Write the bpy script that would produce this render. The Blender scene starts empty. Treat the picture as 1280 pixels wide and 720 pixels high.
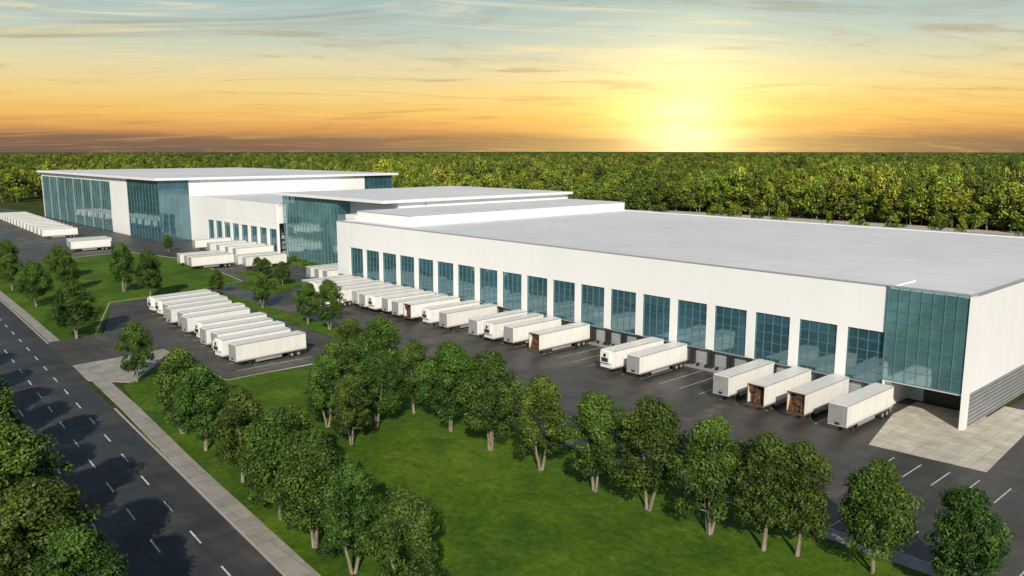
import bpy, math, random
import numpy as np
from mathutils import Vector, Matrix, noise as mnoise
random.seed(7); rng=np.random.default_rng(7)
scene=bpy.context.scene
COL=scene.collection

# ---------------------------------------------------------------- materials
def newmat(name):
    m=bpy.data.materials.new(name); m.use_nodes=True
    nt=m.node_tree; nt.nodes.clear()
    out=nt.nodes.new('ShaderNodeOutputMaterial')
    return m,nt,out
def N(nt,t,**k):
    n=nt.nodes.new(t)
    for a,b in k.items(): setattr(n,a,b)
    return n
def noise(nt,scale,detail=4,rough=.55,coord='Object',stretch=None,dist=0):
    tc=N(nt,'ShaderNodeTexCoord'); n=N(nt,'ShaderNodeTexNoise')
    n.inputs['Scale'].default_value=scale; n.inputs['Detail'].default_value=detail
    n.inputs['Roughness'].default_value=rough; n.inputs['Distortion'].default_value=dist
    if stretch:
        mp=N(nt,'ShaderNodeMapping'); mp.inputs['Scale'].default_value=stretch
        nt.links.new(tc.outputs[coord],mp.inputs[0]); nt.links.new(mp.outputs[0],n.inputs['Vector'])
    else: nt.links.new(tc.outputs[coord],n.inputs['Vector'])
    return n.outputs['Fac']
def ramp(nt,src,stops):
    r=N(nt,'ShaderNodeValToRGB'); e=r.color_ramp.elements
    while len(e)<len(stops): e.new(0.5)
    for i,(p,c) in enumerate(stops):
        e[i].position=p; e[i].color=(c[0],c[1],c[2],1)
    nt.links.new(src,r.inputs[0]); return r.outputs[0]
def mix(nt,a,b,fac,mode='MIX'):
    m=N(nt,'ShaderNodeMix',data_type='RGBA',blend_type=mode)
    for s,v in ((m.inputs[6],a),(m.inputs[7],b),(m.inputs[0],fac)):
        if hasattr(v,'links'): nt.links.new(v,s)
        elif isinstance(v,(int,float)): s.default_value=v
        else: s.default_value=(v[0],v[1],v[2],1)
    return m.outputs[2]
def maprange(nt,src,a,b,c,d,smooth=False):
    m=N(nt,'ShaderNodeMapRange')
    if smooth: m.interpolation_type='SMOOTHSTEP'
    for i,v in enumerate((a,b,c,d)): m.inputs[i+1].default_value=v
    nt.links.new(src,m.inputs[0]); return m.outputs[0]
def principled(nt,out,color,rough=.6,metal=0,bump=None,bstr=.3,bdist=.05,spec=.5):
    p=N(nt,'ShaderNodeBsdfPrincipled')
    def setv(s,v):
        if hasattr(v,'links'): nt.links.new(v,s)
        elif isinstance(v,(int,float)): s.default_value=v
        else: s.default_value=(v[0],v[1],v[2],1)
    setv(p.inputs['Base Color'],color); setv(p.inputs['Roughness'],rough)
    p.inputs['Metallic'].default_value=metal; p.inputs['Specular IOR Level'].default_value=spec
    if bump is not None:
        b=N(nt,'ShaderNodeBump'); b.inputs['Strength'].default_value=bstr; b.inputs['Distance'].default_value=bdist
        nt.links.new(bump,b.inputs['Height']); nt.links.new(b.outputs[0],p.inputs['Normal'])
    nt.links.new(p.outputs[0],out.inputs[0]); return p
def simple(name,col,rough=.5,metal=0,var=.12,scale=1.5,spec=.5,coord='Object'):
    m,nt,out=newmat(name)
    nz=noise(nt,scale,5,coord=coord)
    c=ramp(nt,nz,[(.3,[v*(1-var) for v in col]),(.7,[min(1,v*(1+var)) for v in col])])
    principled(nt,out,c,rough,metal,spec=spec); return m

M={}
def grassmat(name,a,b,c):
    m,nt,out=newmat(name)
    n1=noise(nt,.06,6,.6); n2=noise(nt,1.2,6,.7); n3=noise(nt,9,3,.6); n4=noise(nt,.25,5,.65,dist=.5)
    c1=ramp(nt,n1,[(.35,a),(.5,b),(.68,c)])
    c2=ramp(nt,n2,[(.3,(.55,.55,.5)),(.7,(1.3,1.25,1.2))])
    cc=mix(nt,c1,c2,1.0,'MULTIPLY')
    cc=mix(nt,cc,ramp(nt,n4,[(.35,(.68,.76,.7)),(.65,(1.25,1.14,1.1))]),1.0,'MULTIPLY')
    c3=ramp(nt,n3,[(.3,(.6,.6,.6)),(.7,(1.35,1.35,1.3))])
    cc=mix(nt,cc,c3,1.0,'MULTIPLY')
    principled(nt,out,cc,.9,bump=n3,bstr=.9,bdist=.15,spec=.15); return m
M['lawn']=grassmat('lawn_grass',(.046,.108,.008),(.074,.160,.010),(.112,.195,.016))
M['ground']=grassmat('meadow_ground',(.034,.054,.011),(.050,.074,.014),(.070,.096,.02))
def asphalt(name,base,wear,r0=.42,r1=.75):
    m,nt,out=newmat(name)
    n1=noise(nt,.05,6,.62,dist=1.0); n2=noise(nt,.6,6,.6,stretch=(.25,1,1)); n3=noise(nt,25,2); n4=noise(nt,.35,6,.7,stretch=(1,.22,1),dist=.6)
    c=ramp(nt,n1,[(.3,[v*.62 for v in base]),(.55,base),(.72,wear)])
    c=mix(nt,c,ramp(nt,n2,[(.3,(.72,.72,.72)),(.7,(1.25,1.24,1.2))]),1,'MULTIPLY')
    c=mix(nt,c,ramp(nt,n4,[(.32,(.68,.68,.68)),(.5,(1,1,1)),(.72,(1.4,1.35,1.28))]),1,'MULTIPLY')
    c=mix(nt,c,ramp(nt,n3,[(.3,(.8,.8,.8)),(.7,(1.2,1.2,1.2))]),1,'MULTIPLY')
    r=maprange(nt,n1,.35,.65,r0,r1)
    principled(nt,out,c,r,bump=n3,bstr=.3,bdist=.01,spec=.5); return m
M['asphalt']=asphalt('lot_asphalt',(.058,.054,.048),(.135,.120,.098),.36,.7)
M['road']=asphalt('road_asphalt',(.042,.044,.048),(.066,.067,.070),.5,.8)
M['pad']=asphalt('pad_asphalt',(.070,.067,.062),(.125,.118,.105),.5,.8)
def concrete(name,col,bx=2.0,by=2.0):
    m,nt,out=newmat(name)
    tc=N(nt,'ShaderNodeTexCoord'); br=N(nt,'ShaderNodeTexBrick'); br.offset=0
    nt.links.new(tc.outputs['Object'],br.inputs[0])
    br.inputs['Scale'].default_value=1; br.inputs['Brick Width'].default_value=bx; br.inputs['Row Height'].default_value=by
    br.inputs['Mortar Size'].default_value=.03; br.inputs['Color1'].default_value=(*col,1)
    br.inputs['Color2'].default_value=(*[v*.88 for v in col],1); br.inputs['Mortar'].default_value=(*[v*.55 for v in col],1)
    n=noise(nt,.4,7,.65)
    c=mix(nt,br.outputs[0],ramp(nt,n,[(.3,(.72,.71,.68)),(.7,(1.1,1.1,1.1))]),1,'MULTIPLY')
    principled(nt,out,c,.8,spec=.3); return m
M['concrete']=concrete('paving_concrete',(.36,.34,.31))
M['apron']=concrete('apron_concrete',(.58,.53,.46),1.6,1.6)
M['kerb']=simple('kerb_concrete',(.38,.36,.33),.8)
M['paint']=simple('road_paint',(.62,.62,.60),.6,var=.35,scale=2)
def wallmat(name,col,rough=.45):
    m,nt,out=newmat(name)
    n1=noise(nt,.25,5,stretch=(1,1,.2)); n2=noise(nt,.03,3)
    c=ramp(nt,n1,[(.3,[v*.96 for v in col]),(.7,col)])
    c=mix(nt,c,ramp(nt,n2,[(.3,(.95,.95,.96)),(.7,(1,1,1))]),1,'MULTIPLY')
    tc=N(nt,'ShaderNodeTexCoord'); sx=N(nt,'ShaderNodeSeparateXYZ'); nt.links.new(tc.outputs['Object'],sx.inputs[0])
    ad=N(nt,'ShaderNodeMath',operation='ADD'); nt.links.new(sx.outputs[0],ad.inputs[0]); nt.links.new(sx.outputs[1],ad.inputs[1])
    fr=N(nt,'ShaderNodeMath',operation='PINGPONG'); fr.inputs[1].default_value=1.8425; nt.links.new(ad.outputs[0],fr.inputs[0])
    j=maprange(nt,fr.outputs[0],0,.03,.88,1)
    c=mix(nt,(0,0,0),c,j)
    gz=maprange(nt,sx.outputs[2],0,5,.88,1)
    c=mix(nt,(.30,.27,.23),c,gz)
    principled(nt,out,c,rough,spec=.35); return m
M['wall']=wallmat('white_cladding',(.80,.80,.80))
m,nt,out=newmat('roof_membrane')
n1=noise(nt,.02,6,.6); n2=noise(nt,.5,5,stretch=(.1,1,1)); n5=noise(nt,.15,6,.65)
c=ramp(nt,n1,[(.3,(.64,.64,.67)),(.7,(.77,.77,.79))])
c=mix(nt,c,ramp(nt,n2,[(.3,(.95,.95,.96)),(.7,(1.02,1.02,1.02))]),1,'MULTIPLY')
c=mix(nt,c,ramp(nt,n5,[(.3,(.93,.92,.91)),(.6,(1,1,1))]),1,'MULTIPLY')
tc=N(nt,'ShaderNodeTexCoord'); sx=N(nt,'ShaderNodeSeparateXYZ'); nt.links.new(tc.outputs['Object'],sx.inputs[0])
fr=N(nt,'ShaderNodeMath',operation='PINGPONG'); fr.inputs[1].default_value=1.8; nt.links.new(sx.outputs[0],fr.inputs[0])
c=mix(nt,(.45,.45,.47),c,maprange(nt,fr.outputs[0],0,.09,.72,1))
principled(nt,out,c,.5,spec=.4); M['roof']=m
M['coping']=simple('metal_coping',(.55,.56,.58),.35,.6,.05)
M['greyclad']=simple('grey_cladding',(.24,.25,.26),.5,0,.12,.6)
M['dark']=simple('dark_metal',(.03,.033,.037),.45,0,.2)
M['mull']=simple('mullion_aluminium',(.12,.22,.26),.35,.3,.08)
M['door']=simple('dock_door',(.30,.32,.33),.5,0,.1,.7)
M['rubber']=simple('black_rubber',(.018,.018,.019),.85,0,.2,3)
M['interior']=simple('interior_wall',(.42,.50,.53),.8,0,.35,.10)
M['rack']=simple('rack_steel',(.58,.70,.74),.5,.1,.3,.5)
M['goods']=simple('stored_goods',(.42,.46,.46),.8,0,.7,.35)
def glass(name,tint,refl,fac,body,bfac):
    m,nt,out=newmat(name)
    tr=N(nt,'ShaderNodeBsdfTransparent'); tr.inputs[0].default_value=(*tint,1)
    nz=noise(nt,.07,5,.6,dist=1.2)
    df=N(nt,'ShaderNodeBsdfDiffuse'); nt.links.new(ramp(nt,nz,[(.3,[v*.45 for v in body]),(.5,body),(.7,[v*1.6 for v in body])]),df.inputs[0])
    m0=N(nt,'ShaderNodeMixShader'); m0.inputs[0].default_value=bfac; nt.links.new(tr.outputs[0],m0.inputs[1]); nt.links.new(df.outputs[0],m0.inputs[2])
    gl=N(nt,'ShaderNodeBsdfGlossy'); gl.inputs[0].default_value=(*refl,1); gl.inputs['Roughness'].default_value=.04
    fr=N(nt,'ShaderNodeFresnel'); fr.inputs[0].default_value=1.5
    ma=N(nt,'ShaderNodeMath',operation='MULTIPLY_ADD'); ma.inputs[1].default_value=1.2; ma.inputs[2].default_value=fac; ma.use_clamp=True
    nt.links.new(fr.outputs[0],ma.inputs[0])
    mx=N(nt,'ShaderNodeMixShader'); nt.links.new(ma.outputs[0],mx.inputs[0]); nt.links.new(m0.outputs[0],mx.inputs[1]); nt.links.new(gl.outputs[0],mx.inputs[2])
    nt.links.new(mx.outputs[0],out.inputs[0]); return m
M['glass']=glass('teal_glass',(.46,.70,.78),(.62,.80,.86),.20,(.085,.23,.30),.36)
M['glass2']=glass('cyan_glass',(.62,.86,.88),(.85,.95,.97),.20,(.20,.45,.49),.38)
# vehicles
m,nt,out=newmat('trailer_white_paint'); oi=N(nt,'ShaderNodeObjectInfo')
nz=noise(nt,.8,6,.65,stretch=(1,1,.35)); 
c=ramp(nt,nz,[(.3,(.70,.69,.67)),(.6,(.79,.79,.78))])
c=mix(nt,c,ramp(nt,oi.outputs['Random'],[(0,(.84,.84,.83)),(.5,(.97,.96,.94)),(1,(1,1,1))]),1,'MULTIPLY')
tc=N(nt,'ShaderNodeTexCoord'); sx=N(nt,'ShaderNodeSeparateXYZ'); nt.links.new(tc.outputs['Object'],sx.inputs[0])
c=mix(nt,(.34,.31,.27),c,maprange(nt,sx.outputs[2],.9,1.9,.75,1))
principled(nt,out,c,.42); M['twhite']=m
M['tgrey']=simple('trailer_aluminium',(.46,.47,.48),.4,.5,.1,.8)
M['steel']=simple('chassis_steel',(.06,.06,.065),.55,.3,.2,2)
M['chrome']=simple('chrome_trim',(.6,.6,.62),.15,1,.05)
M['brown']=simple('cargo_cartons',(.13,.055,.025),.8,0,.5,1.3)
M['brown2']=simple('cargo_cartons_pale',(.22,.12,.06),.8,0,.3,1.3)
M['dkint']=simple('trailer_inside',(.05,.04,.035),.8)
M['red']=simple('tail_light',(.35,.01,.01),.3)
M['vglass']=simple('windscreen_glass',(.01,.014,.018),.06,0,.1)
def foliage(name,dark,mid,light,obrand=.35,transl=.3,patch=False):
    m,nt,out=newmat(name)
    at=N(nt,'ShaderNodeAttribute',attribute_name='tint')
    oi=N(nt,'ShaderNodeObjectInfo')
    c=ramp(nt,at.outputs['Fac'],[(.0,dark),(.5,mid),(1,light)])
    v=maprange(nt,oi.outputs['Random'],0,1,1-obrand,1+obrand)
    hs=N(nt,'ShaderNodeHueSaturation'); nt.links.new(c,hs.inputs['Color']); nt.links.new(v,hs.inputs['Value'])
    h=N(nt,'ShaderNodeMath',operation='MULTIPLY'); h.inputs[1].default_value=7.31; nt.links.new(oi.outputs['Random'],h.inputs[0])
    h2=N(nt,'ShaderNodeMath',operation='FRACT'); nt.links.new(h.outputs[0],h2.inputs[0])
    nt.links.new(maprange(nt,h2.outputs[0],0,1,.475,.520),hs.inputs['Hue'])
    col=hs.outputs[0]
    if patch:
        n=N(nt,'ShaderNodeTexNoise'); n.inputs['Scale'].default_value=.006; n.inputs['Detail'].default_value=4
        nt.links.new(oi.outputs['Location'],n.inputs['Vector'])
        col=mix(nt,col,ramp(nt,n.outputs['Fac'],[(.38,(.6,.72,.7)),(.62,(1.4,1.22,1.0))]),1,'MULTIPLY')  # sunlit and duller bands of forest painted into the leaf colour by location
    d=N(nt,'ShaderNodeBsdfPrincipled'); nt.links.new(col,d.inputs['Base Color']); d.inputs['Roughness'].default_value=.5; d.inputs['Specular IOR Level'].default_value=.3
    if transl>0:
        t=N(nt,'ShaderNodeBsdfTranslucent')
        tc=mix(nt,col,(1.3,1.5,.5),1,'MULTIPLY'); nt.links.new(tc,t.inputs[0])
        mx=N(nt,'ShaderNodeMixShader'); mx.inputs[0].default_value=transl
        nt.links.new(d.outputs[0],mx.inputs[1]); nt.links.new(t.outputs[0],mx.inputs[2]); nt.links.new(mx.outputs[0],out.inputs[0])
    else: nt.links.new(d.outputs[0],out.inputs[0])
    return m
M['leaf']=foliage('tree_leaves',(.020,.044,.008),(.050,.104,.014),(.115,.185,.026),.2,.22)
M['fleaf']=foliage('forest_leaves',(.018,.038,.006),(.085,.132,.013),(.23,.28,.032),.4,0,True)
m,nt,out=newmat('tree_bark'); nz=noise(nt,3,6,.7,stretch=(1,1,.3))
principled(nt,out,ramp(nt,nz,[(.3,(.09,.07,.05)),(.65,(.30,.26,.20))]),.9,bump=nz,bstr=.6); M['bark']=m

# ---------------------------------------------------------------- mesh builder
class MB:
    def __init__(s): s.v=[];s.f=[];s.m=[];s.mats=[]
    def mi(s,k):
        if k not in s.mats: s.mats.append(k)
        return s.mats.index(k)
    def box(s,x0,x1,y0,y1,z0,z1,k,taper=None):
        b=len(s.v)
        for z in (z0,z1):
            for x,y in ((x0,y0),(x1,y0),(x1,y1),(x0,y1)): s.v.append((x,y,z))
        for q in ((0,3,2,1),(4,5,6,7),(0,1,5,4),(1,2,6,5),(2,3,7,6),(3,0,4,7)):
            s.f.append(tuple(b+i for i in q)); s.m.append(s.mi(k))
    def prism(s,pts,x0,x1,k):
        b=len(s.v); n=len(pts)
        for x in (x0,x1):
            for y,z in pts: s.v.append((x,y,z))
        s.f.append(tuple(b+i for i in range(n))); s.f.append(tuple(b+n+i for i in reversed(range(n)))); s.m+= [s.mi(k)]*2
        for i in range(n):
            j=(i+1)%n; s.f.append((b+i,b+n+i,b+n+j,b+j)); s.m.append(s.mi(k))
    def poly(s,pts,k):
        b=len(s.v); s.v+=list(pts); s.f.append(tuple(range(b,b+len(pts)))); s.m.append(s.mi(k))
    def cylx(s,x0,x1,cy,cz,r,k,n=18):
        b=len(s.v)
        for x in (x0,x1):
            for i in range(n):
                a=2*math.pi*i/n; s.v.append((x,cy+r*math.cos(a),cz+r*math.sin(a)))
        s.f.append(tuple(b+i for i in reversed(range(n)))); s.f.append(tuple(b+n+i for i in range(n))); s.m+=[s.mi(k)]*2
        for i in range(n):
            j=(i+1)%n; s.f.append((b+i,b+j,b+n+j,b+n+i)); s.m.append(s.mi(k))
    def cyly(s,y0,y1,cx,cz,r,k,n=14):
        b=len(s.v)
        for y in (y0,y1):
            for i in range(n):
                a=2*math.pi*i/n; s.v.append((cx+r*math.cos(a),y,cz+r*math.sin(a)))
        s.f.append(tuple(b+i for i in range(n))); s.f.append(tuple(b+n+i for i in reversed(range(n)))); s.m+=[s.mi(k)]*2
        for i in range(n):
            j=(i+1)%n; s.f.append((b+i,b+n+i,b+n+j,b+j)); s.m.append(s.mi(k))
    def mesh(s,name):
        me=bpy.data.meshes.new(name); me.from_pydata(s.v,[],s.f)
        for k in s.mats: me.materials.append(M[k])
        me.polygons.foreach_set('material_index',s.m)
        me.validate(); me.update()
        # single-sided glass panes already face outwards: leave those meshes as built
        if not any(k in ('glass','glass2') for k in s.mats):
            import bmesh
            bm=bmesh.new(); bm.from_mesh(me); bmesh.ops.recalc_face_normals(bm,faces=bm.faces); bm.to_mesh(me); bm.free()
        return me
    def obj(s,name,parent=None,loc=(0,0,0)):
        o=bpy.data.objects.new(name,s.mesh(name)); COL.objects.link(o); o.location=loc
        if parent: o.parent=parent
        return o
def empty(name,loc=(0,0,0)):
    e=bpy.data.objects.new(name,None); COL.objects.link(e); e.location=loc; e.empty_display_size=.5; return e
def sheet(name,pts,z,k):
    me=bpy.data.meshes.new(name); me.from_pydata([(x,y,z) for x,y in pts],[],[tuple(range(len(pts)))]); me.materials.append(M[k])
    me.update()
    if me.polygons[0].normal.z<0: me.flip_normals()
    o=bpy.data.objects.new(name,me); COL.objects.link(o); return o
def slab(name,pts,z0,z1,k):
    n=len(pts); b=MB(); b.poly([(x,y,z1) for x,y in pts],k)
    for i in range(n):
        j=(i+1)%n; b.poly([(pts[i][0],pts[i][1],z0),(pts[j][0],pts[j][1],z0),(pts[j][0],pts[j][1],z1),(pts[i][0],pts[i][1],z1)],k)
    return b.obj(name)
def strip(name,path,w,z0,z1,k):
    L=[];R=[]
    for i,(x,y) in enumerate(path):
        a=path[max(0,i-1)];c=path[min(len(path)-1,i+1)]
        d=Vector((c[0]-a[0],c[1]-a[1])).normalized(); nx,ny=-d.y,d.x
        L.append((x+nx*w/2,y+ny*w/2));R.append((x-nx*w/2,y-ny*w/2))
    b=MB()
    for i in range(len(path)-1):
        b.poly([(*R[i],z1),(*R[i+1],z1),(*L[i+1],z1),(*L[i],z1)],k)
        if z1-z0>.05:
            b.poly([(*R[i],z0),(*R[i+1],z0),(*R[i+1],z1),(*R[i],z1)],k)
            b.poly([(*L[i],z0),(*L[i+1],z0),(*L[i+1],z1),(*L[i],z1)],k)
    return b.obj(name)

# ---------------------------------------------------------------- ground and roads
S=16000
sheet('ground',[(-S,-S),(S,-S),(S,S),(-S,S)],0,'ground')
def ye(x):
    return 30-0.075*(x+62)-0.00012*min(0,x+150)**2
xs=[120,60,20,-20,-62,-90,-120,-150,-180,-210,-240,-280,-330,-400,-500,-620,-760,-900]
b=MB()
for i in range(len(xs)-1):
    b.poly([(xs[i],ye(xs[i]),.02),(xs[i+1],ye(xs[i+1]),.02),(xs[i+1],ye(xs[i+1])-14.2,.02),(xs[i],ye(xs[i])-14.2,.02)],'road')
b.obj('road')
b=MB()
def dash(x0,x1,off,w=.14,z=.026):
    b.poly([(x0,ye(x0)-off-w/2,z),(x1,ye(x1)-off-w/2,z),(x1,ye(x1)-off+w/2,z),(x0,ye(x0)-off+w/2,z)],'paint')
x=100
while x>-420:
    for k,off in enumerate((3.6,7.1,10.6)): dash(x-k*.7,x-3.2-k*.7,off,.17)
    x-=8.6
for i in range(len(xs)-4): dash(xs[i],xs[i+1],13.75,.13)
b.obj('road_lane_markings')
strip('kerb',[(x,ye(x)+.1) for x in xs if x>-148 or x<-172][:7],.22,0,.14,'kerb')
strip('kerb',[(x,ye(x)+.1) for x in (-170,-210,-240,-284)],.22,0,.14,'kerb')
strip('kerb',[(x,ye(x)-14.3) for x in xs],.22,0,.14,'kerb')
strip('sidewalk',[(x,ye(x)+1.35+(.5 if x<-110 else 0)) for x in (120,60,20,-20,-62,-90,-120,-149)],2.2,0,.13,'concrete')
slab('sidewalk',[(-138,ye(-138)+.3),(-149.5,ye(-149.5)+.3),(-151,52.5),(-147,52.5),(-132,41)],0,.125,'concrete')
strip('sidewalk',[(x,ye(x)+1.4) for x in (-171,-210,-240,-284)],1.8,0,.13,'concrete')
slab('lawn',[(80,ye(80)+2.5),(80,70.6),(-100,70.6),(-112,73),(-122,77.5),(-123.5,52),(-146,53),(-131,ye(-131)+4.0),(-120,ye(-120)+2.95),(-90,ye(-90)+2.45),(-62,ye(-62)+2.45),(0,ye(0)+2.45)][::-1],0,.10,'lawn')
slab('lawn',[(-172,ye(-172)+2.3),(-172,48),(-207,61),(-209,80),(-217,98),(-272,105),(-308,97),(-303,70),(-286,53),(-284,ye(-284)+2.3),(-240,ye(-240)+2.3),(-210,ye(-210)+2.3)],0,.10,'lawn')
slab('lawn',[(-128,80.5),(-136,86),(-206,86),(-206,81.5)],0,.10,'lawn')
slab('lawn',[(-192,95),(-200,108),(-230,112),(-236,104),(-218,101),(-210,92)],0,.12,'lawn')
slab('lawn',[(-226,124),(-226,131),(-256,131),(-256,124)],0,.12,'lawn')
sheet('parking_lot',[(90,70.5),(90,260),(-30,260),(-35,120),(-190,131),(-345,131),(-345,117.5),(-650,117.5),(-650,76),(-345,70),(-312,42),(-284,42),(-284,50),(-303,70),(-309,97),(-272,106),(-217,99),(-208,80),(-124,79),(-112,70.5)],.012,'asphalt')
sheet('trailer_pad',[(-124,52),(-123.4,79.6),(-208,80.6),(-206.5,60.5),(-172,48.5),(-150,52.6)],.020,'pad')
sheet('driveway',[(-172,ye(-172)-.2),(-172.3,48.6),(-150,52.7),(-150,ye(-150)-.2)],.028,'pad')
strip('sidewalk',[(88,71.6),(-98,71.6),(-113,74.5),(-122.6,79.2)],1.9,0,.13,'concrete')
strip('kerb',[(88,72.7),(-98.3,72.7),(-113.5,75.5),(-122.6,80.3)],.22,0,.15,'kerb')
strip('kerb',[(-172.2,47),(-207.3,60.3),(-209.3,80),(-217.4,98.3),(-272,105.3),(-308.4,97.2),(-303.3,70)],.25,0,.15,'kerb')
strip('kerb',[(-123.1,79),(-123.2,52.1),(-146,53.1)],.22,0,.15,'kerb')
slab('concrete_apron',[(-44.5,112.6),(-41.5,98.5),(-28.5,99.5),(-29.5,116),(-31,128),(-35.2,128),(-35.2,121),(-44.5,121)],0,.05,'apron')
sheet('service_path',[(-700,372),(200,412),(200,431),(-700,391)],.02,'apron')
b=MB()
for i in range(14):
    x=-37.5+i*3.1
    b.box(x-.06,x+.06,91,96.4,.017,.020,'paint')
for i in range(30):
    x=-34+i*3.1
    b.box(x-.06,x+.06,73.4,78.6,.017,.020,'paint')
for i in range(37):
    x=-183.5+i*3.685+1.0
    if x<-46: b.box(x-.04,x+.04,101,112.5,.017,.020,'paint')
b.obj('parking_bay_markings')
b=MB()
for i in range(12):
    x=-129.5-i*5.3; 
    b.box(x+1.7,x+1.82,56+i*.6,70+i*.6,.026,.029,'paint')
b.obj('parking_bay_markings')

# ---------------------------------------------------------------- buildings
def glazing(b,x0,x1,y,z0,z1,nx,nz,gk='glass',mk='mull',w=.09,tilt=.002):
    dx=(x1-x0)/nx; dz=(z1-z0)/nz
    for i in range(nx):
        for j in range(nz):
            a,c=random.uniform(-tilt,tilt),random.uniform(-tilt,tilt)
            X0,X1,Z0,Z1=x0+i*dx,x0+(i+1)*dx,z0+j*dz,z0+(j+1)*dz
            b.poly([(X0,y-a*dx-c*dz,Z0),(X1,y+a*dx-c*dz,Z0),(X1,y+a*dx+c*dz,Z1),(X0,y-a*dx+c*dz,Z1)],gk)
    for i in range(nx+1):
        X=x0+i*dx; b.box(X-w/2,X+w/2,y-.12,y+.1,z0,z1,mk)
    for j in range(nz+1):
        Z=z0+j*dz; b.box(x0,x1,y-.09,y+.08,Z-w/2,Z+w/2,mk)
def glazing_x(b,x,y0,y1,z0,z1,ny,nz,gk='glass',mk='mull',w=.09,tilt=.002):
    dy=(y1-y0)/ny; dz=(z1-z0)/nz
    for i in range(ny):
        for j in range(nz):
            a,c=random.uniform(-tilt,tilt),random.uniform(-tilt,tilt)
            Y0,Y1,Z0,Z1=y0+i*dy,y0+(i+1)*dy,z0+j*dz,z0+(j+1)*dz
            b.poly([(x-a*dy-c*dz,Y0,Z0),(x+a*dy-c*dz,Y1,Z0),(x+a*dy+c*dz,Y1,Z1),(x-a*dy+c*dz,Y0,Z1)],gk)
    for i in range(ny+1):
        Y=y0+i*dy; b.box(x-.1,x+.12,Y-w/2,Y+w/2,z0,z1,mk)
    for j in range(nz+1):
        Z=z0+j*dz; b.box(x-.08,x+.09,y0,y1,Z-w/2,Z+w/2,mk)
def racks(b,x0,x1,y,z0,z1):
    x=x0+.5
    while x<x1-1:
        b.box(x-.06,x+.06,y-.06,y+.06,z0,z1-.3,'rack')
        w=random.uniform(1.8,2.6)
        z=z0+.1
        while z<z1-1.2:
            b.box(x+.06,min(x1,x+w),y-.08,y+.08,z,z+.13,'rack')
            if random.random()<.6: b.box(x+.3,min(x1,x+w)-.2,y+.15,y+1.1,z+.14,z+.14+random.uniform(.6,1.2),'goods')
            z+=1.7
        x+=w

W=empty('distribution_warehouse')
X0,X1,YF,YB,ZT=-190.8,-35.5,113.0,201.0,17.6
WX=[-184.4+7.365*i for i in range(19)]; WW=5.85; WZ0,WZ1=3.7,11.2
b=MB()
b.box(X0,-46.4,YF,YF+.6,WZ1,ZT,'wall')
prev=X0
for wx in WX:
    b.box(prev,wx,YF,YF+.6,WZ0,WZ1,'wall'); prev=wx+WW
b.box(prev,-46.4+.0,YF,YF+.6,WZ0,WZ1,'wall')
b.box(X0,X0+.6,YF+.6,YB,0,ZT,'wall')
b.box(X0+.6,X1-.6,YB-.6,YB,0,ZT,'wall')
b.box(X1-.6,X1,YF+.9,YB,4.7,ZT,'wall')
b.box(X1-.5,X1+.04,YF-.5,YF+.9,0,ZT+.02,'wall')
b.box(-46.7,-46.4,YF+.6,YF+9,0,ZT,'wall')
b.obj('walls',W)
b=MB()
b.box(X1-.62,X1-.02,YF+.9,YB-.05,0,4.7,'greyclad')
for i in range(8): b.box(X1-.02,X1+.02,YF+.92,YB-.06,.3+i*.55,.36+i*.55,'dark')
b.obj('side_base_cladding',W)
b=MB(); b.box(X0+.6,X1-.6,YF+.6,YB-.6,17.2,17.42,'roof'); b.obj('roof',W)
b=MB()
b.box(X0-.05,-46.4,YF-.06,YF+.68,ZT,ZT+.14,'coping'); b.box(X1-.68,X1+.06,YF+.95,YB+.05,ZT,ZT+.14,'coping')
b.box(X0-.05,X0+.68,YF+.7,YB,ZT,ZT+.14,'coping'); b.box(X0+.7,X1-.7,YB-.66,YB+.05,ZT,ZT+.14,'coping')
b.obj('parapet_coping',W)
b=MB()
for wx in WX:
    glazing(b,wx,wx+WW,YF+.3,WZ0,WZ1,4,5,w=.07)
    b.box(wx-.02,wx+WW+.02,YF-.1,YF+.28,WZ0-.12,WZ0+.0,'coping')
b.obj('windows',W)
b=MB()
b.box(X0+.6,-46.7,YF+.6,YF+.9,0,.0+WZ0-.02,'greyclad')
b.box(X0+.7,-46.7,YF+5.2,YF+5.4,WZ0,WZ1+.5,'interior'); b.box(X0+.7,-46.7,YF+.95,YF+5.2,WZ0-.2,WZ0-.03,'interior'); b.box(X0+.7,-46.7,YF+.62,YF+5.2,WZ1+.2,WZ1+.4,'interior')
racks(b,X0+1,-47,YF+2.2,WZ0,WZ1)
b.obj('interior_racking',W)
b=MB()
b.box(X0,-46.4,YF+.02,YF+.58,0,WZ0-.13,'greyclad')
for i in range(38):
    x=-182.6+i*3.6825
    if x>-48.5: break
    b.box(x-1.35,x+1.35,YF-.03,YF+.02,1.15,3.5,'door')
    for k in range(5): b.box(x-1.33,x+1.33,YF-.05,YF-.03,1.3+k*.45,1.33+k*.45,'dark')
    b.box(x-1.75,x-1.36,YF-.55,YF+.01,1.0,3.55,'rubber'); b.box(x+1.36,x+1.75,YF-.55,YF+.01,1.0,3.55,'rubber')
    b.box(x-1.75,x+1.75,YF-.5,YF+.0,3.56,3.6,'rubber')
    b.box(x-1.0,x-.6,YF-.3,YF+.01,.7,1.1,'rubber'); b.box(x+.6,x+1.0,YF-.3,YF+.01,.7,1.1,'rubber')
b.obj('dock_doors',W)
b=MB()
glazing(b,-46.35,X1-.52,YF-.25,4.75,ZT+.1,7,8,'glass2',w=.06)
glazing_x(b,-46.4,YF-.25,YF+.0,4.75,ZT,1,8,'glass2')
b.box(-46.5,X1-.5,YF-.36,YF-.15,ZT+.1,ZT+.3,'coping'); 
b.obj('corner_glazing',W)
b=MB()
b.box(-46.4,X1-.52,YF-.1,YF+9,4.45,4.7,'wall')
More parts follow.
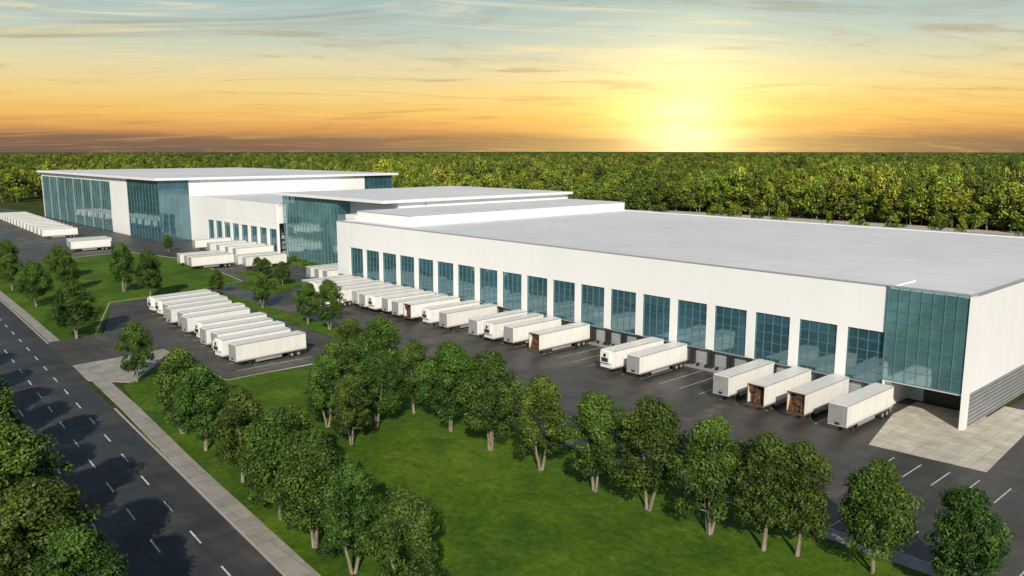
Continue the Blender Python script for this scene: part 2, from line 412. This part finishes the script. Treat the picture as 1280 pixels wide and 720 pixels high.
b.box(-46.4,X1-.65,YF+9,YF+9.3,0,ZT-.4,'interior')
for z in (8.9,13.1): b.box(-46.4,X1-.92,YF+1.5,YF+9,z,z+.35,'interior')
for x in (-44,-41,-38): b.box(x-.2,x+.2,YF+2,YF+2.4,4.7,ZT-.4,'rack')
racks(b,-46,X1-1.2,YF+5,9.25,13); racks(b,-46,X1-1.2,YF+5,4.7,8.8)
b.box(-45.9,-45.2,YF-.1,YF+.8,0.05,4.45,'greyclad')
b.box(-44,-38.5,YF+8.8,YF+8.98,.05,3.6,'dark')
b.obj('corner_portal',W)
b=MB()
b.box(-190.2,-166,119,201.2,17.2,19.9,'wall'); b.box(-190.25,-165.9,118.9,201.3,19.9,20.05,'coping')
b.box(-189.8,-166.4,119.4,200.8,20.05,20.09,'roof')
b.obj('upper_volume',W)

A=empty('office_wing')
b=MB()
b.box(-258,-196,136.5,207,0,21.2,'wall'); b.box(-196,-190.9,119,207,0,18.8,'wall')
b.box(-327,-258.2,130.8,200,11.5,17.5,'wall')
px=[-316+7.37*i for i in range(8)]
prev=-332.8
for wx in px:
    b.box(prev,wx,130,130.8,0,11.5,'wall'); prev=wx+5.6
b.box(prev,-258.2,130,130.8,0,11.5,'wall')
b.box(-332.8,-258.2,129.95,130.8,11.5,18.1,'wall')
for wx in px: b.box(wx,wx+5.6,130.02,130.75,9.5,11.48,'wall'); b.box(wx,wx+5.6,130.02,130.75,0,.9,'greyclad')
b.box(-332.8,-258,131,200,17.6,17.9,'roof')
b.obj('walls',A)
b=MB()
b.box(-259,-194.5,130.2,208,21.2,22.0,'wall'); b.box(-258.6,-194.9,130.6,207.6,22.0,22.03,'roof')
b.box(-194.3,-190.8,119,207,18.8,18.9,'roof')
b.obj('roof',A)
b=MB()
for wx in px: glazing(b,wx,wx+5.6,130.45,.9,9.5,4,5)
glazing(b,-257,-222,132,.1,21.1,16,9,'glass2')
glazing_x(b,-222,132,146,.1,21.1,6,9,'glass')
b.obj('windows',A)
b=MB(); racks(b,-330,-259,132.6,.9,9.5)
for z in (4.5,8.7,12.9,17.1): b.box(-256.5,-222.9,132.6,136.4,z,z+.4,'interior')
for i in range(8): b.box(-255+i*4.4,-254.6+i*4.4,133.2,133.6,0,21,'rack')
b.box(-222.8,-222.5,136.6,146,0,21,'dark')
b.box(-222.1,-196,146.1,146.3,0,21,'wall')
b.obj('interior_floors',A)

F=empty('office_building')
b=MB()
FX0,FX1,FY0,FY1,FZ=-507,-333,118,229,24.3
b.box(-392,-369,FY0,FY0+.6,0,FZ,'wall')
b.box(FX1-.6,FX1,130,FY1-16,0,FZ,'wall')
b.box(FX0,FX0+.6,FY0,FY1,0,FZ,'wall'); b.box(FX0+.6,FX1-.6,FY1-.6,FY1,0,FZ,'wall')
b.box(FX0+.6,-392,FY0+.05,FY0+.6,22.3,FZ,'wall')
b.obj('walls',F)
b=MB(); b.box(FX0-1.5,FX1+1.8,FY0-1.8,FY1+2,FZ,FZ+.9,'wall'); b.box(FX0-1.2,FX1+1.5,FY0-1.5,FY1+1.5,FZ+.9,FZ+.94,'roof'); b.obj('roof',F)
b=MB()
glazing(b,FX0+.6,-392,FY0+.3,.2,22.3,34,8,'glass2')
for i in range(9):
    x=FX0+.6+i*14.3; b.box(x-.15,x+.15,FY0+.05,FY0+.25,0,22.3,'coping')
glazing(b,-369,FX1,FY0+.1,.2,FZ,10,9,'glass')
glazing_x(b,FX1,FY0+.1,130,.2,FZ,5,9,'glass')
glazing_x(b,FX1-.1,FY1-16,FY1-.6,.2,FZ,6,9,'glass')
b.obj('windows',F)
b=MB()
for z in (4.2,8.4,12.6,16.8,21): b.box(FX0+1,FX1-1,FY0+1.2,FY0+9,z,z+.5,'interior')
b.box(FX0+1,FX1-1,FY0+9,FY0+9.3,0,FZ-.1,'interior'); b.box(FX1-9,FX1-8.7,FY0+9.4,FY1-1,0,FZ-.1,'interior')
for i in range(20): b.box(-505+i*8.8,-504.4+i*8.8,FY0+3,FY0+3.6,0,FZ-.1,'rack')
b.obj('interior_floors',F)

# ---------------------------------------------------------------- vehicles
def wheels(b,y,dual=True,r=.5):
    for s in (-1,1):
        a,c=(s*1.27,s*.72) if dual else (s*1.25,s*.93)
        b.cylx(min(a,c),max(a,c),y,r,r,'rubber'); 
        b.cylx(min(a,a+s*.03),max(a,a+s*.03),y,r,.27,'tgrey',12)
    b.cylx(-.7,.7,y,r,.08,'steel',8)
def trailer_mesh(kind,L=13.4):
    b=MB(); w=1.29; z0,z1=1.12,4.0
    if kind=='open':
        b.box(-w,-w+.06,0,L,z0,z1,'twhite'); b.box(w-.06,w,0,L,z0,z1,'twhite'); b.box(-w+.06,w-.06,0,L,z1-.06,z1,'twhite')
        b.box(-w+.06,w-.06,0,L,z0,z0+.14,'dkint'); b.box(-w+.06,w-.06,6,6.1,z0+.14,z1-.06,'dkint'); b.box(-w+.06,w-.06,L-.06,L,z0+.14,z1-.06,'tgrey')
        for i in range(4):
            x=-1.15+i*.58; z=z0+.16
            while z<3.2:
                h=random.uniform(.35,.6); dpt=random.uniform(.15,.9)
                if z+h<3.75: b.box(x,x+.53,dpt,dpt+.9,z,z+h-.03,random.choice(['brown','brown','dkint','brown2']))
                z+=h
        b.box(-w-.02,w+.02,-.04,0,z1-.16,z1+.02,'brown'); b.box(-w-.02,-w+.1,-.04,0,z0,z1-.16,'brown'); b.box(w-.1,w+.02,-.04,0,z0,z1-.16,'brown'); b.box(-w-.02,w+.02,-.05,0,z0-.16,z0,'brown')
        b.box(-.03,.03,-.03,.05,z0,z1-.1,'dkint')
    else:
        b.box(-w,w,0,L,z0,z1,'twhite')
        if kind=='reefer':
            b.box(-.95,.95,-.5,-.003,2.05,3.75,'twhite'); b.box(-.7,.7,-.53,-.5,2.2,2.9,'dark'); b.cyly(-.56,-.5,0,3.3,.3,'dark')
        else:
            b.box(-w+.08,w-.08,-.04,-.003,z0+.1,z1-.12,'tgrey')
            for x in (-.62,-.0,.62): b.box(x-.03,x+.03,-.07,-.04,z0+.1,z1-.14,'tgrey')
            b.box(-.3,.3,-.1,-.04,z0+.15,z0+.5,'dark')
        b.box(-w+.05,-.015,L+.003,L+.05,z0+.05,z1-.08,'tgrey'); b.box(.015,w-.05,L+.003,L+.05,z0+.05,z1-.08,'tgrey')
        for x in (-.9,-.35,.35,.9): b.box(x-.02,x+.02,L+.05,L+.1,z0,z1-.1,'chrome')
    for s in (-1,1):
        o=s*w; lo,hi=min(o,o+s*.03),max(o,o+s*.03)
        b.box(lo,hi,.0,L,z0-.06,z0+.16,'tgrey'); b.box(lo,hi,.0,L,z1-.12,z1+.01,'tgrey')
        lo,hi=min(o,o+s*.012),max(o,o+s*.012)
        n=11
        for i in range(n+1):
            y=.12+i*(L-.3)/n; b.box(lo,hi,y,y+.06,z0+.16,z1-.12,'twhite')
        b.box(min(o*.78,o*.8+s*.02),max(o*.78,o*.8+s*.02),3.6,8.6,.45,1.0,'tgrey')
    b.box(-.45,-.3,.6,L-.4,.85,z0,'steel'); b.box(.3,.45,.6,L-.4,.85,z0,'steel')
    for s in (-1,1):
        b.box(s*.85-.07,s*.85+.07,2.6,2.78,.12,z0,'steel'); b.box(s*.85-.16,s*.85+.16,2.5,2.88,.0,.12,'steel')
    b.box(-.8,.8,2.66,2.72,.5,.58,'steel')
    wheels(b,L-1.6); wheels(b,L-2.95)
    b.box(-1.1,1.1,L-.12,L,.48,.6,'steel'); b.box(-.8,-.72,L-.1,L-.03,.6,1.1,'steel'); b.box(.72,.8,L-.1,L-.03,.6,1.1,'steel')
    for s in (-1,1):
        b.box(s*.95-.3,s*.95+.3,L-.9,L-.87,.3,1.1,'rubber'); b.box(s*1.1-.12,s*1.1+.12,L+.0,L+.05,.9,1.04,'red')
    return b
def tractor(b,y0=-4.6):
    w=1.2
    n=y0-1.9
    b.prism([(n,.55),(n,1.45),(n+.25,1.75),(n+1.9,2.0),(n+1.9,.7)],-.95,.95,'twhite')
    for s in (-1,1): b.prism([(n+.15,.55),(n+.1,1.0),(n+.5,1.3),(n+1.5,1.3),(n+1.85,1.0),(n+1.9,.7),(n+1.5,1.05),(n+.6,1.05)],s*1.2 if s<0 else .95,-.95 if s<0 else 1.2,'twhite')
    b.box(-.6,.6,n-.04,n,.75,1.5,'chrome'); 
    for i in range(5): b.box(-.55,.55,n-.05,n-.04,.8+i*.14,.84+i*.14,'dark')
    b.box(-1.2,1.2,n-.15,n+.15,.35,.65,'chrome')
    for s in (-1,1): b.box(s*.85-.18,s*.85+.18,n-.03,n+.05,.85,1.15,'chrome')
    c=n+1.9
    b.prism([(c,.7),(c,1.98),(c+.45,2.9),(c+.9,3.35),(c+1.9,3.9),(c+3.3,3.95),(c+3.3,.9),(c+1.4,.7)],-w,w,'twhite')
    b.prism([(c+.0,2.02),(c+.43,2.86),(c+.41,2.9),(c-.03,2.06)],-1.05,-.03,'vglass'); b.prism([(c+.0,2.02),(c+.43,2.86),(c+.41,2.9),(c-.03,2.06)],.03,1.05,'vglass')
    for s in (-1,1):
        lo,hi=(w,w+.012) if s>0 else (-w-.012,-w)
        b.prism([(c+.22,1.95),(c+.55,2.75),(c+1.3,2.75),(c+1.3,1.85)],lo,hi,'vglass')
        b.box(s*1.45-.08,s*1.45+.08,c+.05,c+.13,1.9,2.7,'dark'); b.box(min(s*1.2,s*1.4),max(s*1.2,s*1.4),c+.07,c+.11,2.5,2.55,'dark')
        b.cylx(min(s*.8,s*1.18),max(s*.8,s*1.18),c+1.9,.72,.3,'chrome',12)
        b.box(s*1.02-.07,s*1.02+.07,c+3.35,c+3.49,1.0,4.05,'chrome')
    b.box(-.45,-.3,n+.6,1.8,.75,1.0,'steel'); b.box(.3,.45,n+.6,1.8,.75,1.0,'steel')
    b.box(-.5,.5,.3,1.4,1.0,1.1,'steel')
    wheels(b,n+.95,False); wheels(b,0.05); wheels(b,1.35)
def mk(kind,truck=False):
    b=trailer_mesh(kind)
    if truck: tractor(b,-3.3)
    return b.mesh('semi_truck' if truck else 'semi_trailer')
TM={'box':mk('box'),'reefer':mk('reefer'),'open':mk('open'),'open2':mk('open'),'truck':mk('box',True)}
def place(kind,x,y,rot=0,sc=1):
    nm='semi_truck' if kind=='truck' else 'semi_trailer'
    o=bpy.data.objects.new(nm,TM[kind]); COL.objects.link(o); o.location=(x,y,.02); o.rotation_euler[2]=rot
    o.scale=(1,sc,1)
    m=o.modifiers.new('edge_bevel','BEVEL'); m.width=.035; m.segments=1; m.limit_method='ANGLE'; m.angle_limit=math.radians(50)
    return o
def dock(kind,x,sc=1):
    place(kind,x,YF-.35-13.4*sc,random.uniform(-.014,.014),sc)
DK=[('box',-46.0),('open',-52.2),('open2',-57.8),('box',-63.8),('box',-79.9),('reefer',-84.9),('open',-101.8),('box',-109.2),('reefer',-114.0),('box',-118.6),('box',-127.9),('reefer',-133.5),('open2',-140.2),('box',-144.6),('box',-149.5),('reefer',-153.6),('box',-157.6),('box',-161.8),('truck',-166.4),('box',-171),('box',-175.2),('reefer',-179.6),('box',-184)]
for k,x in DK: dock(k,x,1 if k in('truck',) else random.choice([1,1,.95]))
for i in range(11):
    place(random.choice(['box','box','reefer']),-130.2-i*5.3-(2.2 if i>4 else 0)+random.uniform(-.2,.2),56.0+i*.7+random.uniform(-.6,.6),math.radians(4)+random.uniform(-.02,.02))
for i in range(15): place('box',-378-i*8.3,86+i*.5,random.uniform(-.01,.01))
for x in (-322,-326.5,-331.5): place('box',x,83+random.uniform(-1,1),.02)
for x in (-249,-253.5,-259): place('box',x,97+random.uniform(-1,1),.0)
for x in (-262,-268,-275,-283,-296): place('box',x,116.2,0)
for x in (-238,-243.5): place('box',x,108.5,.0)
for x in (-196,-200.5,-205): place('box',x,112,.0)

# ---------------------------------------------------------------- trees
def tube(V,Fc,Mi,p0,p1,r0,r1,n=7,mi=1):
    p0,p1=Vector(p0),Vector(p1); d=(p1-p0).normalized(); a=d.orthogonal().normalized(); c=d.cross(a); b0=len(V)
    for p,r in ((p0,r0),(p1,r1)):
        for i in range(n):
            t=2*math.pi*i/n; q=p+a*math.cos(t)*r+c*math.sin(t)*r; V.append(tuple(q))
    for i in range(n):
        j=(i+1)%n; Fc.append((b0+i,b0+j,b0+n+j,b0+n+i)); Mi.append(mi)
def tree_mesh(name,H=10,W=6.0,base=2.6,nclump=60,nleaf=120,ls=.3,leafk='leaf',stems=2,seed=0,dens=1,pointy=1.0,cs=7.5):
    r=np.random.default_rng(seed); rr=random.Random(seed)
    V=[];Fc=[];Mi=[]
    ch=H-base
    cl=[]
    for i in range(nclump):
        t=r.uniform(0,1)**.9
        prof=(math.sin(math.pi*min(1,(t*.86+.14)))**.6)*(1-.30*pointy*t)
        a=r.uniform(0,2*math.pi); q=r.uniform(.25,1)**.55*prof*(W/2)*(1+.18*math.sin(2*a+seed)+.14*math.sin(5*a+seed*2))
        cl.append((q*math.cos(a),q*math.sin(a),base+.35+t*(ch-.7),r.uniform(.45,1.1)*W/cs))
    for k in range(stems):
        a=2*math.pi*k/stems+rr.uniform(0,1); lean=rr.uniform(.25,.6) if stems>1 else .1
        p=Vector((.12*math.cos(a),.12*math.sin(a),-.1)); rad=.22 if stems==1 else .17
        rad*=H/10; seg=6; tot=base+ch*.6
        for s in range(seg):
            q=p+Vector((math.cos(a)*lean*tot/seg*.45+rr.uniform(-.08,.08),math.sin(a)*lean*tot/seg*.45+rr.uniform(-.08,.08),tot/seg))
            tube(V,Fc,Mi,p,q,rad,rad*.82); p=q; rad*=.82
            if s>=1:
                for _ in range(3):
                    tgt=min((c for c in cl),key=lambda c:(Vector(c[:3])-p).length+rr.uniform(0,3))
                    tube(V,Fc,Mi,p,Vector(tgt[:3]),rad*.5,.02,5)
    nv=len(V); T=[0.5]*nv
    V=np.array(V).reshape(-1,3); 
    LV=[];LT=[]
    for (cx,cy,cz,cr) in cl:
        n=int(nleaf*dens*(cr/(.8*W/cs))**2)
        d=r.normal(size=(n,3)); d/=np.linalg.norm(d,axis=1)[:,None]
        rad=cr*(r.uniform(.3,1.2,size=n)**.6)
        c=np.array([cx,cy,cz])+d*rad[:,None]*np.array([1,1,.85])
        nrm=d+r.normal(scale=.42,size=(n,3))+np.array([0,0,.3]); nrm/=np.linalg.norm(nrm,axis=1)[:,None]
        u=np.cross(nrm,r.normal(size=(n,3))); u/=np.linalg.norm(u,axis=1)[:,None]; v=np.cross(nrm,u)
        s=ls*r.uniform(.6,1.25,size=n)[:,None]
        quad=np.stack([c-u*s*.5,c-v*s*.34+nrm*s*.06,c+u*s*.5,c+v*s*.34+nrm*s*.06],axis=1)
        LV.append(quad.reshape(-1,3))
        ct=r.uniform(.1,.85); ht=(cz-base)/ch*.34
        inner=-.3*(1-rad/(cr*1.2)); under=.12*d[:,2]  # shade painted into leaf tint: dark inside and under clumps, lighter crown tops
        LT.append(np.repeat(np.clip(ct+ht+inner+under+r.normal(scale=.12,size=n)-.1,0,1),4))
    LV=np.concatenate(LV);LT=np.concatenate(LT)
    nl=len(LV)//4
    idx=(np.arange(nl*4)+nv).reshape(-1,4)
    allv=np.concatenate([V,LV]) if nv else LV
    me=bpy.data.meshes.new(name)
    faces=Fc+[tuple(q) for q in idx.tolist()]
    me.from_pydata(allv.tolist(),[],faces)
    me.materials.append(M[leafk]); me.materials.append(M['bark'])
    me.polygons.foreach_set('material_index',Mi+[0]*nl)
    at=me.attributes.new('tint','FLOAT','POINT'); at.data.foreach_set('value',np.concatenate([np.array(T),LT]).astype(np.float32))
    me.update(); return me
TV=[tree_mesh('deciduous_tree_mesh',10,5.9+.4*(i%3),2.0+.3*(i%2),120+6*(i%3),160,.26,'leaf',stems=(2,3,2,1,3,2)[i],seed=11+i,pointy=(.7,1.0,.4,.9,.7,.5)[i],cs=6.6) for i in range(6)]
TR=[(-132,41.5,9.6),(-171.5,43.5,11.5),(-221,68,12),(-205,69,12),(-263,51,11),(-213,46,11),(-153,83,8.5),(-145,83.5,10),(-176,84,8),(-200,83.5,6.5),(-103,37.5,11),(-95,37,10.5),(-83,36.3,10.5),(-71.5,35,11.3),(-64,34.5,11.3),(-57.5,34.5,10),(-50,34.6,10.3),(-76,39,9.5),
 (-110,67,10),(-99,65.3,12),(-89.5,64.3,10.3),(-80.3,63.3,11.3),(-71.7,62.6,12),(-63,62.6,11.2),(-55,62.8,11.2),(-48.2,63.2,11.2),(-41,63.3,11),(-35.9,64.2,11),(-33.3,65.5,10.4),(-27.3,67.5,10),(-20.5,68.2,9.4),
 (-92.5,52.4,10),(-84.8,51.2,9.2),(-88,57,9.5),(-96,56,10),
 (-243,47.5,9.5),(-232,58,9),(-256,62,9),(-272,50,10),(-190,47.5,7),(-300,108.5,6),(-312,40,11),(-335,44,11),(-290,36,9),(-215,104,6),(-203,103,6.5),(-228,108,5)]
TL=[(-101,15.4,12.5),(-82,14.2,12),(-69,13.6,10.5),(-61.5,14.2,9),(-92,13.5,11),(-112,15.5,11),(-124,16.5,10),(-137,17.5,10),(-152,18.5,10),(-75,10.5,11),(-88,7,11),(-105,8,12),(-122,9,11),(-56,14,7.5),(-56,9,8),(-167,19,9),(-185,20,9),(-140,10,10)]
for i,(x,y,h) in enumerate(TR+TL):
    o=bpy.data.objects.new('deciduous_tree',TV[(i*5+i//4)%6]); COL.objects.link(o)
    s=h/10; k=1.25 if i>=len(TR) else 1.0
    o.location=(x,y,.05); o.scale=(s*k*random.uniform(.92,1.08),s*k*random.uniform(.92,1.08),s*random.uniform(.96,1.04)); o.rotation_euler[2]=random.uniform(0,6.28)
SH=[tree_mesh('shrub_mesh',1.5,2.0,.1,14,60,.22,'leaf',stems=1,seed=50+i,pointy=.2) for i in range(2)]
for i in range(26):
    x=-228-random.uniform(0,30) if i<12 else -196-random.uniform(0,34); y=random.uniform(125,129) if i<12 else 97+ (abs(x+196))*.28+random.uniform(-1,2)
    o=bpy.data.objects.new('shrub',SH[i%2]); COL.objects.link(o); s=random.uniform(.7,1.6); o.location=(x,y,.05); o.scale=(s,s,s*random.uniform(.8,1.4)); o.rotation_euler[2]=random.uniform(0,6)

# ---------------------------------------------------------------- forest (instanced)
kinds=bpy.data.collections.new('forest_tree_kinds')
for i in range(6):
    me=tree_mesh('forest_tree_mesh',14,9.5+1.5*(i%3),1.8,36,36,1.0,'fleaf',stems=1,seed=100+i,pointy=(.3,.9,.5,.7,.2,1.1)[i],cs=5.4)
    o=bpy.data.objects.new('forest_tree',me); kinds.objects.link(o)
P=[]
def tosite(az,r):
    X=math.sin(az)*r; Y=math.cos(az)*r
    return (.678*X-.735*Y,.735*X+.678*Y)
rmin,rmax=380,5200; e=.7
while len(P)<14500:
    u=random.random(); r=((rmin**e)+(u)*((rmax**e)-(rmin**e)))**(1/e)
    az=random.uniform(-math.radians(38),math.radians(38)); x,y=tosite(az,r)
    edge=418+ .045*(x+200) + 8*math.sin(x*.02)
    ok=(y>edge) or (x<-300 and y>275) or (x<-660 and (y<60 or y>128)) or x<-760
    if not ok: continue
    P.append((x,y,r))
for i in range(150):
    x=-420+i*4.3+random.uniform(-2.5,2.5); P.append((x,415+.045*(x+200)+random.uniform(-5,5)+8*math.sin(x*.02),400))
for i in range(60):
    x=-330+i*6.5+random.uniform(-4,4); P.append((x,360+.045*(x+200)+random.uniform(-10,10),401)) if random.random()<.4 else None
me=bpy.data.meshes.new('forest'); me.from_pydata([(p[0],p[1],0) for p in P],[],[])
n=len(P); sc=np.zeros((n,3),dtype=np.float32)
for i,p in enumerate(P):
    far=1+max(0,p[2]-900)/2600
    s=random.uniform(.75,1.5)*far
    hv=1+.5*mnoise.noise(Vector((p[0]/140,p[1]/140,0)))+.35*mnoise.noise(Vector((p[0]/45,p[1]/45,3)))
    if p[2]==401: s*=.55; hv*=.55
    sc[i]=(s*random.uniform(.9,1.15),s*random.uniform(.9,1.15),random.uniform(.68,1.38)*hv*(1.15 if p[2]<900 else 1.05))
a=me.attributes.new('tscale','FLOAT_VECTOR','POINT'); a.data.foreach_set('vector',sc.ravel())
ro=np.zeros((n,3),dtype=np.float32); ro[:,2]=rng.uniform(0,6.28,n)
a=me.attributes.new('trot','FLOAT_VECTOR','POINT'); a.data.foreach_set('vector',ro.ravel())
fo=bpy.data.objects.new('forest',me); COL.objects.link(fo)
ng=bpy.data.node_groups.new('forest_scatter','GeometryNodeTree')
ng.interface.new_socket('Geometry',in_out='INPUT',socket_type='NodeSocketGeometry'); ng.interface.new_socket('Geometry',in_out='OUTPUT',socket_type='NodeSocketGeometry')
gi=ng.nodes.new('NodeGroupInput'); go=ng.nodes.new('NodeGroupOutput'); ip=ng.nodes.new('GeometryNodeInstanceOnPoints')
ci=ng.nodes.new('GeometryNodeCollectionInfo'); ci.inputs['Collection'].default_value=kinds; ci.inputs['Separate Children'].default_value=True; ci.inputs['Reset Children'].default_value=True
na=ng.nodes.new('GeometryNodeInputNamedAttribute'); na.data_type='FLOAT_VECTOR'; na.inputs['Name'].default_value='tscale'
nb=ng.nodes.new('GeometryNodeInputNamedAttribute'); nb.data_type='FLOAT_VECTOR'; nb.inputs['Name'].default_value='trot'
er=ng.nodes.new('FunctionNodeEulerToRotation'); rv=ng.nodes.new('FunctionNodeRandomValue'); rv.data_type='INT'; 
rv.inputs[4].default_value=0; rv.inputs[5].default_value=5
L=ng.links.new
L(gi.outputs[0],ip.inputs['Points']); L(ci.outputs[0],ip.inputs['Instance']); ip.inputs['Pick Instance'].default_value=True
L(rv.outputs[2],ip.inputs['Instance Index']); L(na.outputs[0],ip.inputs['Scale']); L(nb.outputs[0],er.inputs[0]); L(er.outputs[0],ip.inputs['Rotation']); L(ip.outputs[0],go.inputs[0])
md=fo.modifiers.new('scatter','NODES'); md.node_group=ng

# ---------------------------------------------------------------- sky and sun
sv=Vector((.76,-.65,0)).normalized(); el=math.radians(28)
sunv=Vector((sv.x*math.cos(el),sv.y*math.cos(el),math.sin(el)))
w=bpy.data.worlds.new('World'); scene.world=w; w.use_nodes=True; nt=w.node_tree; nt.nodes.clear()
out=N(nt,'ShaderNodeOutputWorld')
sky=N(nt,'ShaderNodeTexSky',sky_type='NISHITA'); sky.sun_disc=False; sky.sun_elevation=el; sky.sun_rotation=math.atan2(sv.x,sv.y)
bg1=N(nt,'ShaderNodeBackground'); bg1.inputs[1].default_value=.09; nt.links.new(sky.outputs[0],bg1.inputs[0])
tc=N(nt,'ShaderNodeTexCoord'); sp=N(nt,'ShaderNodeSeparateXYZ'); nt.links.new(tc.outputs['Generated'],sp.inputs[0])
def math_(op,a,b=None,c=None,clamp=False):
    m=N(nt,'ShaderNodeMath',operation=op); m.use_clamp=clamp
    for i,v in enumerate((a,b,c)):
        if v is None: continue
        if hasattr(v,'links'): nt.links.new(v,m.inputs[i])
        else: m.inputs[i].default_value=v
    return m.outputs[0]
z=sp.outputs[2]
def srgb(r,g,b_): 
    f=lambda c:((c/255+.055)/1.055)**2.4 if c/255>.04045 else c/255/12.92
    return (f(r),f(g),f(b_))
wob=noise(nt,3.2,6,.62,'Generated',stretch=(1,1,16))
z2=math_('ADD',z,math_('MULTIPLY',math_('SUBTRACT',wob,.5),.020))
zn=math_('MULTIPLY',z2,5.0,clamp=True)
warm=ramp(nt,zn,[(.0,srgb(122,98,84)),(.07,srgb(142,108,84)),(.12,srgb(220,158,92)),(.20,srgb(244,192,102)),(.34,srgb(243,213,140)),(.48,srgb(226,217,176)),(.66,srgb(190,205,194)),(1.0,srgb(144,180,188))])
cool=ramp(nt,zn,[(.0,srgb(120,135,150)),(.2,srgb(170,190,205)),(1.0,srgb(140,175,200))])
g=Vector((-.581,.814,.014)).normalized()
dt=N(nt,'ShaderNodeVectorMath',operation='DOT_PRODUCT'); nt.links.new(tc.outputs['Generated'],dt.inputs[0]); dt.inputs[1].default_value=g
dot=dt.outputs['Value']
side=maprange(nt,dot,-.1,.5,0,1)
c=mix(nt,cool,warm,side)
def layer(lift,rot,sx_,sy_,scale,off,detail=9,dist=.8,rough=.6):
    inv=math_('DIVIDE',1.0,math_('ADD',math_('MAXIMUM',z,0.0),lift))
    vs=N(nt,'ShaderNodeVectorMath',operation='SCALE'); nt.links.new(tc.outputs['Generated'],vs.inputs[0]); nt.links.new(inv,vs.inputs['Scale'])
    mp=N(nt,'ShaderNodeMapping',vector_type='TEXTURE'); mp.inputs['Scale'].default_value=(sx_,sy_,1e6); mp.inputs['Location'].default_value=off; mp.inputs['Rotation'].default_value=(0,0,math.radians(rot)); nt.links.new(vs.outputs[0],mp.inputs[0])
    cn=N(nt,'ShaderNodeTexNoise'); cn.inputs['Scale'].default_value=scale; cn.inputs['Detail'].default_value=detail; cn.inputs['Roughness'].default_value=rough; cn.inputs['Distortion'].default_value=dist; nt.links.new(mp.outputs[0],cn.inputs['Vector'])
    return cn.outputs['Fac']
k1=layer(.06,40,2.2,1.0,1.1,(3,1,0),9,1.0,.62)
k2=layer(.09,60,3.0,.8,1.9,(11,4,0),9,1.4,.66)
fade=maprange(nt,z,.02,.09,.35,1)
cloudcol=ramp(nt,zn,[(0,srgb(120,92,78)),(.25,srgb(200,146,92)),(.5,srgb(194,172,134)),(.75,srgb(164,166,154)),(1,srgb(142,158,162))])
hil=ramp(nt,zn,[(0,srgb(240,190,110)),(.4,srgb(248,222,152)),(.8,srgb(230,224,194)),(1,srgb(212,216,204))])
def over(c,k,a,b_,amt,colr):
    return mix(nt,c,colr,math_('MULTIPLY',math_('MULTIPLY',maprange(nt,k,a,b_,0,amt,True),fade),side))
c=over(c,k2,.50,.68,.8,hil)
c=over(c,k1,.52,.68,.85,cloudcol)
c=over(c,k2,.46,.32,.5,cloudcol)
d0=math_('MAXIMUM',dot,0.0)
veil=maprange(nt,wob,.35,.65,.6,1.15)
fz=math_('POWER',2.718,math_('MULTIPLY',math_('MAXIMUM',z,0.0),-11.0))
g1=math_('MULTIPLY',math_('MULTIPLY',math_('POWER',d0,22.0),fz),.42)
g2=math_('MULTIPLY',math_('MULTIPLY',math_('POWER',d0,140.0),.48),veil)
g3=math_('MULTIPLY',math_('MULTIPLY',math_('POWER',d0,600.0),.55),veil)
c=mix(nt,c,srgb(255,210,90),g1,'ADD')
c=mix(nt,c,srgb(255,230,136),g2,'ADD') 
c=mix(nt,c,(1,.93,.62),g3,'ADD')
bg2=N(nt,'ShaderNodeBackground'); bg2.inputs[1].default_value=1.0; nt.links.new(c,bg2.inputs[0])
mx=N(nt,'ShaderNodeMixShader'); nt.links.new(maprange(nt,z,.2,.42,0,1),mx.inputs[0]); nt.links.new(bg2.outputs[0],mx.inputs[1]); nt.links.new(bg1.outputs[0],mx.inputs[2])
nt.links.new(mx.outputs[0],out.inputs[0])
ld=bpy.data.lights.new('sun','SUN'); ld.energy=5.0; ld.angle=math.radians(.5); ld.color=(1,.915,.75)
lo=bpy.data.objects.new('sun',ld); COL.objects.link(lo); lo.rotation_euler=(-sunv).to_track_quat('-Z','Y').to_euler(); lo.location=(100,-150,120)

# ---------------------------------------------------------------- camera
cd=bpy.data.cameras.new('camera'); cd.lens=36*1027/1280; cd.sensor_width=36; cd.clip_start=.5; cd.clip_end=40000
co=bpy.data.objects.new('camera',cd); COL.objects.link(co); co.location=(0,0,36); co.rotation_euler=(math.radians(90-9.51),0,math.radians(47.3)); scene.camera=co
scene.view_settings.view_transform='Standard'; scene.view_settings.look='None'; scene.view_settings.exposure=0
